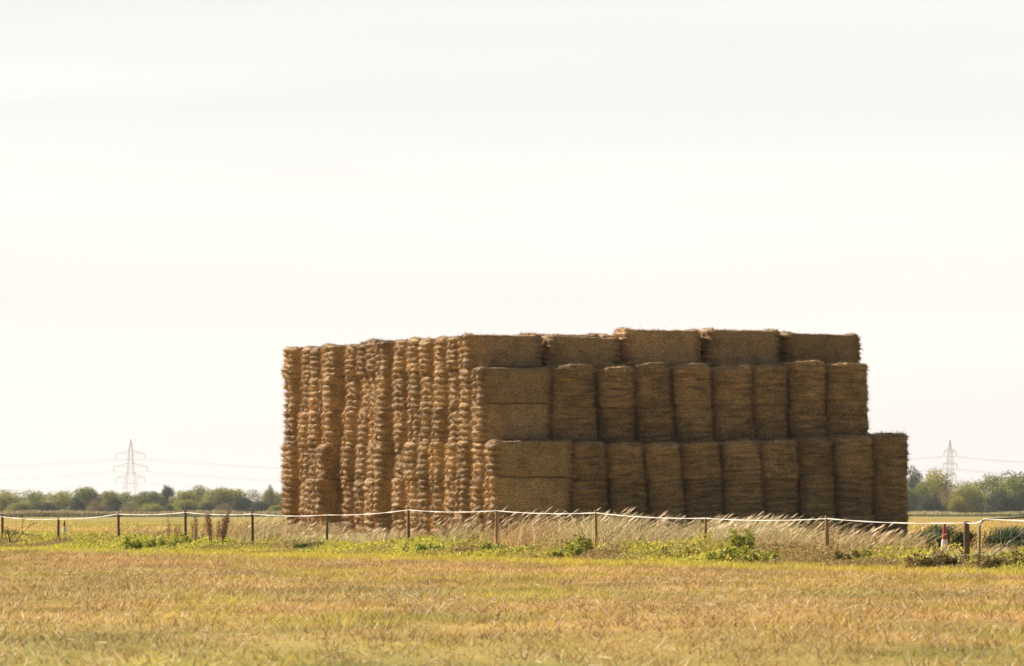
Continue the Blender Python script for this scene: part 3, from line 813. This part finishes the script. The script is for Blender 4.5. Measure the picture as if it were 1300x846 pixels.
# ------------------------------------------------------------------ far trees
def tree_meshes(seed, h, w, cols, probs, low=.05, ncl=70, nleaf=170, open_=0.0):
    rg = np.random.default_rng(seed)
    vs = []; cs = []
    bm = bmesh.new()
    tube(bm, [(0, 0, -.3), (.1, 0, h * .2), (0, .1, h * .45)], [.035 * h, .026 * h, .015 * h], 8)
    for k in range(ncl):
        while True:
            d = rg.uniform(-1, 1, 3)
            if .15 < np.linalg.norm(d) < 1: break
        d = d / np.linalg.norm(d) * np.linalg.norm(d) ** .7
        zc = h * (.08 + .76 * abs(d[2]))
        xx, yy = d[0] * w / 2 * .82, d[1] * w / 2 * .82
        r = w * rg.uniform(.13, .21)
        sh = 1 + .35 * (rg.random() - .5)
        v, c = leaf_cloud(nleaf, xx, yy, zc, r * 1.1, r, h * rg.uniform(.10, .16), .11 * (h / 6) ** .5, [tuple(q * sh for q in t) for t in cols], probs, .1, .6, rg, .15)
        # shaggy outliers
        v2, c2 = leaf_cloud(nleaf // 5, xx, yy, zc, r * 1.3, r * 1.3, h * .18, .10 * (h / 6) ** .5, [tuple(q * sh for q in t) for t in cols], probs, .1, .6, rg, .4)
        vs += [v, v2]; cs += [c, c2]
        if k % 3 == 0: tube(bm, [(0, .05, h * .18), (xx * .5, yy * .5, zc * .7), (xx, yy, zc)], [.014 * h, .009 * h, .003 * h], 5)
    for q in range(14):      # leafy skirt down to the ground
        a = q / 14 * 6.28; xx, yy = math.cos(a) * w * .36, math.sin(a) * w * .36
        v, c = leaf_cloud(nleaf, xx, yy, h * .13, w * .15, w * .15, h * .16, .12, [tuple(t) for t in cols], probs, .1, .6, rg, .1)
        vs.append(v); cs.append(c)
    v = np.concatenate(vs); c = np.concatenate(cs); k = (v[:, 2] > -.1); v[:, 2] = np.maximum(v[:, 2], 0)
    crown = mesh_np('crown', v, np.arange(len(v)).reshape(-1, 4), LEAF, cols=c)
    me = bpy.data.meshes.new('trunk'); bm.to_mesh(me); bm.free(); me.materials.append(BARK)
    return crown, me, h, w
T1 = [(.22, .26, .035), (.32, .32, .045), (.09, .13, .03)]
T2 = [(.38, .36, .055), (.48, .42, .07), (.20, .22, .04)]
T3 = [(.055, .08, .028), (.08, .10, .035), (.04, .055, .022)]
T4 = [(.26, .19, .08), (.21, .18, .06), (.30, .23, .11)]
TREES = {'a': [tree_meshes(1, 6, 7, T1, (2, 1, 2)), tree_meshes(2, 6, 8, T1, (2, 2, 1))],
         'b': [tree_meshes(3, 6, 8, T2, (2, 1, 1)), tree_meshes(4, 6, 7, T2, (2, 1, 2))],
         'c': [tree_meshes(5, 6, 8, T3, (2, 1, 1)), tree_meshes(6, 6, 6.5, T3, (1, 1, 1))],
         'd': [tree_meshes(7, 6, 9, T4, (2, 1, 1), ncl=48, nleaf=110)]}
def tree(x, ytop, wpx, Z, kind, label, name='bush', cat='bush', group='bushes of the far hedge belt', k=None):
    cr, tr, h0, w0 = TREES[kind][(k if k is not None else random.randrange(9)) % len(TREES[kind])]
    X = px(x, Z); g0 = float(gz(X, Z))
    h = (pz(ytop, Z) - g0) * 1.10; w = wpx * Z / F
    root = empty(name, (X, Z, g0), random.uniform(0, 6.28)); tag(root, label, cat, group)
    sx = w / w0 * 1.04; sz = h / h0
    a = link('crown', cr, root); b = link('trunk', tr, root); a.scale = b.scale = (sx, sx, sz)
FB = 1500
belt = [  # column, top row, width, kind, distance, label
 (-30, 622, 60, 'a', 1560), (8, 622, 46, 'b', 1540), (42, 625, 44, 'a', 1560), (76, 623, 42, 'b', 1550), (108, 620, 40, 'a', 1540), (137, 624, 32, 'b', 1560), (163, 627, 36, 'a', 1550),
 (189, 625, 38, 'a', 1540), (213, 618, 22, 'c', 1570), (234, 624, 34, 'b', 1550), (251, 618.5, 34, 'a', 1560), (275, 620, 42, 'b', 1540), (301, 622, 38, 'b', 1550),
 (324, 624, 34, 'd', 1560), (342, 618, 16, 'a', 1540), (352, 626, 40, 'b', 1560), (390, 624, 60, 'a', 1550)]
beltlab = ['olive bush beyond the left edge of the picture', 'yellowish bush at the left edge of the far hedge belt', 'dull green bush second from the left edge in the far belt',
 'yellow-green bush far left, right of the dull green one', 'dull green tree with a rounded top left of the pylon', 'olive bush just left of the pylon', 'low bush directly below the pylon',
 'grey-green bush just right of the pylon', 'small dark round-topped tree standing above the belt right of the pylon', 'olive bush right of the small dark round-topped tree', 'pointed tallest tree of the far belt behind the dark post',
 'broad olive tree above the red-brown dock plant', 'olive tree above the black post left of the stack', 'brownish open bush right of the black post', 'spindly tall tree just left of the bale stack', 'bush half hidden by the left edge of the stack', 'bush hidden behind the bale stack']
for (x, yt, w, kd, Z), l in zip(belt, beltlab): tree(x, yt - 2, w * (1.25 if w > 30 else 1.1), Z, kd, l, 'tree', 'tree', 'trees of the far belt at left')
low = [(25, 637, 40, 'b', 1440), (60, 638, 36, 'c', 1430), (99, 631, 22, 'c', 1420), (122, 634, 30, 'd', 1440), (145, 631, 26, 'c', 1460), (166, 637, 30, 'd', 1430), (193, 638, 34, 'b', 1440),
       (216, 641, 14, 'c', 1425), (238, 634, 40, 'b', 1450), (264, 637, 26, 'c', 1440), (284, 639, 30, 'd', 1430), (308, 631, 38, 'c', 1450), (332, 636, 34, 'c', 1440), (350, 641, 26, 'b', 1430)]
lowlab = ['low olive shrub at the left edge in front of the belt', 'low dark shrub behind the leaning dead shrub', 'small very dark shrub left of the pylon', 'low tan shrub left below the pylon', 'round dark shrub just left below the pylon',
 'low tan shrub below the pylon foot', 'low olive shrub right below the pylon', 'tiny dark round shrub right of the pylon in front of the belt', 'low olive shrub behind the dark post top', 'dark shrub left of the red-brown dock top',
 'tan low shrub right of the red-brown dock top', 'large dark shrub left of the black post top', 'dark shrub right of the black post top', 'low olive shrub touching the left edge of the stack']
for (x, yt, w, kd, Z), l in zip(low, lowlab): tree(x, yt, w, Z, kd, l, 'shrub', 'shrub', 'low shrubs before the far belt')
right = [(1159, 594, 34, 'c', 1900), (1190, 592, 52, 'b', 1600), (1170, 612, 38, 'a', 1500), (1180, 629, 40, 'c', 1400), (1203, 622, 34, 'd', 1450), (1228, 609, 52, 'b', 1450), (1254, 603, 66, 'a', 1500), (1286, 599, 72, 'a', 1470), (1326, 602, 66, 'b', 1480),
         (1216, 628, 26, 'b', 1400), (1268, 622, 44, 'c', 1420), (1300, 624, 40, 'c', 1420), (1140, 612, 50, 'a', 1500)]
rightlab = ['small distant tree peeping past the right edge of the stack', 'round pale hazy tree left of the right-hand pylon', 'grey-green tree beside the right edge of the stack', 'low dark shrub at the right foot of the stack', 'low tan shrub between the two right-hand tree groups',
 'yellow-green left side of the big right-hand tree group, a rounded tree', 'tall round green tree in the right-hand group', 'green tree at the right edge of the picture', 'tree beyond the right edge of the picture', 'low olive bush at the left foot of the right-hand group', 'dark low bush below the right-hand trees', 'dark low bush at the right edge below the trees', 'tree hidden behind the right end of the stack']
for (x, yt, w, kd, Z), l in zip(right, rightlab): tree(x, yt, w, Z, kd, l, 'tree', 'tree', 'trees at the right of the stack')

# pale rough grass bank and dark ditch edge before the far trees
def bank(x0, x1, Z, h, dcol, label, seed, zbase=0):
    n = int((px(x1, Z) - px(x0, Z)) * 70)
    X = px(x0, Z) + rng.random(n) * (px(x1, Z) - px(x0, Z)); Y = Z + rng.random(n) * 26
    hh = h * (.45 + .7 * rng.random(n)) * (.6 + .8 * vnoise(X * .12 + seed, Y * .05))
    col = pick(n, dcol, [1] * len(dcol))
    v, f, c = blades(X, Y, hh, .22 + .12 * rng.random(n), hh * .2, hh * 0, col, seg2=True, z0=np.zeros(n) - .02)
    tag(link('rough_grass_bank', mesh_np('rough_grass_bank', v, f, LEAF, cols=c)), label, 'grass', kind='stuff')
bank(-80, 420, 1385, .95, [(.40, .30, .17), (.34, .28, .12), (.26, .22, .08)], 'pale rough grass bank before the far left bushes', 3)
bank(-60, 150, 1090, .62, [(.11, .12, .04), (.15, .14, .05), (.08, .08, .03)], 'dark ditch-side grass line in the far left field', 5)
bank(1120, 1380, 1340, .95, [(.42, .35, .17), (.34, .32, .12), (.46, .36, .20)], 'pale rough grass bank before the far right trees', 8)
bank(1120, 1380, 1180, .40, [(.10, .12, .04), (.14, .15, .05)], 'dark ditch-side grass line in the far right field', 11)
bank(150, 420, 1100, .40, [(.15, .17, .05), (.20, .20, .07)], 'green ditch-side grass line before the far bushes', 13)

# ------------------------------------------------------------------ pylons and power cables
def pylon(x, Z, ytop, yaw, label, arms):
    X = px(x, Z); H = pz(ytop, Z)
    root = empty('pylon', (X, Z, 0), yaw); tag(root, label, 'pylon', 'electricity pylons on the horizon')
    def hw(z):   # half width of the body
        return float(np.interp(z / H, [0, .46, .60, .84, 1], [5.8, 3.0, 1.8, 1.2, .12]))
    bm = bmesh.new(); lv = [0, .13, .25, .35, .44, .52, .60, .67, .73, .79, .85, .90, .95, 1.0]
    R0 = .09
    for sx in (-1, 1):
        for sy in (-1, 1):
            tube(bm, [(sx * hw(l * H), sy * hw(l * H), l * H - (.4 if l == 0 else 0)) for l in lv], R0 * 1.2, 4)
    bm_link('leg_frame', bm, PYL, root)
    bm = bmesh.new()
    for a, b in zip(lv[:-1], lv[1:]):
        wa, wb = hw(a * H), hw(b * H)
        for s in (-1, 1):
            tube(bm, [(-wa, s * wa, a * H), (wb, s * wb, b * H)], R0 * .6, 4); tube(bm, [(wa, s * wa, a * H), (-wb, s * wb, b * H)], R0 * .6, 4)
            tube(bm, [(s * wa, -wa, a * H), (s * wb, wb, b * H)], R0 * .6, 4); tube(bm, [(s * wa, wa, a * H), (s * wb, -wb, b * H)], R0 * .6, 4)
            tube(bm, [(-wb, s * wb, b * H), (wb, s * wb, b * H)], R0 * .6, 4)
    bm_link('bracing', bm, PYL, root)
    tips = []
    for (yy, half) in arms:
        z = pz(yy, Z); w = hw(z)
        for s in (-1, 1):
            bm = bmesh.new(); tip = (s * half, 0, z - .3)
            for sy in (-1, 1):
                tube(bm, [(s * w, sy * w, z), tip], R0 * .9, 4); tube(bm, [(s * w, sy * w, z + 1.9), tip], R0 * .8, 4)
                tube(bm, [(s * (w + (half - w) * .4), sy * w * .6, z), (s * (w + (half - w) * .4), sy * w * .6, z + 1.2)], R0 * .5, 4)
            bm_link('cross_arm', bm, PYL, root)
            bm = bmesh.new(); pr = [(.12, -3.0)]
            for q in range(8): pr += [(.14, -2.9 + q * .34), (.24, -2.75 + q * .34)]
            pr += [(.1, 0)]
            lathe(bm, pr, 8, (tip[0], 0, tip[2])); bm_link('insulator_string', bm, PYL, root)
            tips.append((s, Matrix.Rotation(yaw, 3, 'Z') @ Vector((tip[0], 0, tip[2] - 3.0)) + Vector((X, Z, 0))))
    return tips, Vector((X, Z, H))
PZ = 4000
t1, top1 = pylon(166, PZ, 558, R(-12), 'lattice pylon with three pairs of wide arms above the left bushes', [(576, 9.6), (592, 11.2), (606, 9.4)])
t2, top2 = pylon(1206, PZ + 60, 559, R(62), 'faint narrow lattice pylon seen edge-on above the right-hand trees', [(573, 9.6), (589, 11.2), (604, 9.4)])
CAB = simple('cable', (.22, .22, .22), .6)
def cable(a, b, sag, label):
    bm = bmesh.new(); pts = []
    for k in range(25):
        s = k / 24; p = a.lerp(b, s); p.z -= sag * 4 * s * (1 - s); pts.append(p)
    tube(bm, pts, .045, 4, caps=True)
    tag(bm_link('power_cable', bm, CAB), label, 'power cable', 'power cables between the pylons')
lv = ['top', 'middle', 'lowest']; sd = {-1: 'left', 1: 'right'}
for k, ((s, p), (s2, q)) in enumerate(zip(t1, t2)):
    cable(p, q, 11, 'faint power cable joining both pylons at their %s %s arms' % (lv[k // 2], sd[s]))
    cable(p, p + Vector((-380, -60 if s < 0 else 40, 1.0)), 8, 'faint power cable leaving the picture leftwards from the left pylon, %s %s arm' % (lv[k // 2], sd[s]))
    cable(q, q + Vector((360, 260 + 4 * s, 0)), 8, 'faint power cable leaving the picture rightwards from the right pylon, %s %s arm' % (lv[k // 2], ['near', 'far'][s > 0]))

# ------------------------------------------------------------------ air
HAZE_D = 5e-5
bm = bmesh.new(); bmesh.ops.create_cube(bm, size=1)
m, nt, out = newmat('haze'); pv = N(nt, 'ShaderNodeVolumePrincipled')
pv.inputs['Color'].default_value = (.93, .95, .98, 1); pv.inputs['Density'].default_value = HAZE_D; pv.inputs['Anisotropy'].default_value = .3
nt.links.new(pv.outputs[0], out.inputs['Volume'])
bmesh.ops.scale(bm, verts=bm.verts, vec=(18800, 15800, 62)); bmesh.ops.translate(bm, verts=bm.verts, vec=(0, 6600, 29.5))
if HAZE_D > 0:
    hz_ = bm_link('haze', bm, m); tag(hz_, 'thin pale summer haze over the plain', 'haze', kind='stuff')

# ------------------------------------------------------------------ light
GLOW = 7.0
SUN_EL = 33; SUN_AZ = math.atan2(-.80, .60)      # from +Y, clockwise positive to +X
sd_ = Vector((math.sin(SUN_AZ) * math.cos(R(SUN_EL)), math.cos(SUN_AZ) * math.cos(R(SUN_EL)), math.sin(R(SUN_EL))))
L = bpy.data.lights.new('sun', 'SUN'); L.energy = 5.0; L.angle = R(.53); L.color = (1, .90, .76)
so = bpy.data.objects.new('sun', L); COL.objects.link(so); so.rotation_euler = sd_.to_track_quat('Z', 'Y').to_euler(); so.location = (-60, 60, 60)
w = bpy.data.worlds.new('World'); scene.world = w; w.use_nodes = True
nt = w.node_tree; nt.nodes.clear(); out = nt.nodes.new('ShaderNodeOutputWorld'); bg = nt.nodes.new('ShaderNodeBackground')
sky = nt.nodes.new('ShaderNodeTexSky'); sky.sky_type = 'NISHITA'; sky.sun_disc = False
sky.sun_elevation = R(SUN_EL); sky.sun_rotation = SUN_AZ; sky.air_density = 1.0; sky.dust_density = 3.0; sky.ozone_density = 1.0
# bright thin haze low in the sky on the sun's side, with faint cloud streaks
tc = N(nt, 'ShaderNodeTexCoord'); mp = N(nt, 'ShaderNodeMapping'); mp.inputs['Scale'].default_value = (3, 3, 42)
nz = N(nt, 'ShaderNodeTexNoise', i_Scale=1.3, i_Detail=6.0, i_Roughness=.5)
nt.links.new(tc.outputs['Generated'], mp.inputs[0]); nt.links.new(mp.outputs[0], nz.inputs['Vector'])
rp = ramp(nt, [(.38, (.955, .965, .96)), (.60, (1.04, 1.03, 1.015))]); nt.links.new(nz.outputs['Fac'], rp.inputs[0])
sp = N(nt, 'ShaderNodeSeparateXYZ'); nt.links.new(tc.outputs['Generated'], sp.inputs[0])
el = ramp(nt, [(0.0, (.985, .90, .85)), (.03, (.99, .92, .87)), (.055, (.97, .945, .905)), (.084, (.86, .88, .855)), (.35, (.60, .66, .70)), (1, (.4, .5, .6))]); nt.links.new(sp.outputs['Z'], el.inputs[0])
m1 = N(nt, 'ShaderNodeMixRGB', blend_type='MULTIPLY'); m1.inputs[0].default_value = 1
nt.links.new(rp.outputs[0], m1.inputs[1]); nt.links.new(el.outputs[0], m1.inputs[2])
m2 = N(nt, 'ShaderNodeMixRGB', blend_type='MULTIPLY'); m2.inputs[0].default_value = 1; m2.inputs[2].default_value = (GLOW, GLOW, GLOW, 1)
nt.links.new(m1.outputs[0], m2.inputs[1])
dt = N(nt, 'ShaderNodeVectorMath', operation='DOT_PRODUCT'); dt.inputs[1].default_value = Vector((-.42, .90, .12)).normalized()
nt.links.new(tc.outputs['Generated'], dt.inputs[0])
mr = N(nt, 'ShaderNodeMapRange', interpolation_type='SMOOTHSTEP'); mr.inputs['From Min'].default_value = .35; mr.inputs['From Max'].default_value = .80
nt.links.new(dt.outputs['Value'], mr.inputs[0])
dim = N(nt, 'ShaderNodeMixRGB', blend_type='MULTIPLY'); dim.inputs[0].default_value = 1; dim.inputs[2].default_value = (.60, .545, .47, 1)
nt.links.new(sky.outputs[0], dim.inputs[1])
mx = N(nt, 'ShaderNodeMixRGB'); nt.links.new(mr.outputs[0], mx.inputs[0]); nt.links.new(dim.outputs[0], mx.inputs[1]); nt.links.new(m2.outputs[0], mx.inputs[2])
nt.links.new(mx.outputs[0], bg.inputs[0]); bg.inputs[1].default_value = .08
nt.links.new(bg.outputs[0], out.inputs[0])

# ------------------------------------------------------------------ camera
cam = bpy.data.cameras.new('camera'); co = bpy.data.objects.new('camera', cam); COL.objects.link(co)
cam.sensor_width = 36; cam.lens = 36 * F / 1300; cam.clip_start = 1; cam.clip_end = 30000
co.location = (0, 0, CAMH); co.rotation_euler = (R(90) + math.atan((HY - 423) / F), 0, 0)
cam.dof.use_dof = True; cam.dof.focus_distance = 184; cam.dof.aperture_fstop = 9.0
scene.camera = co
scene.render.engine = 'CYCLES'
scene.view_settings.view_transform = 'Standard'; scene.view_settings.look = 'None'; scene.view_settings.gamma = 1
scene.view_settings.exposure = .92
print('bales', cnt[0])
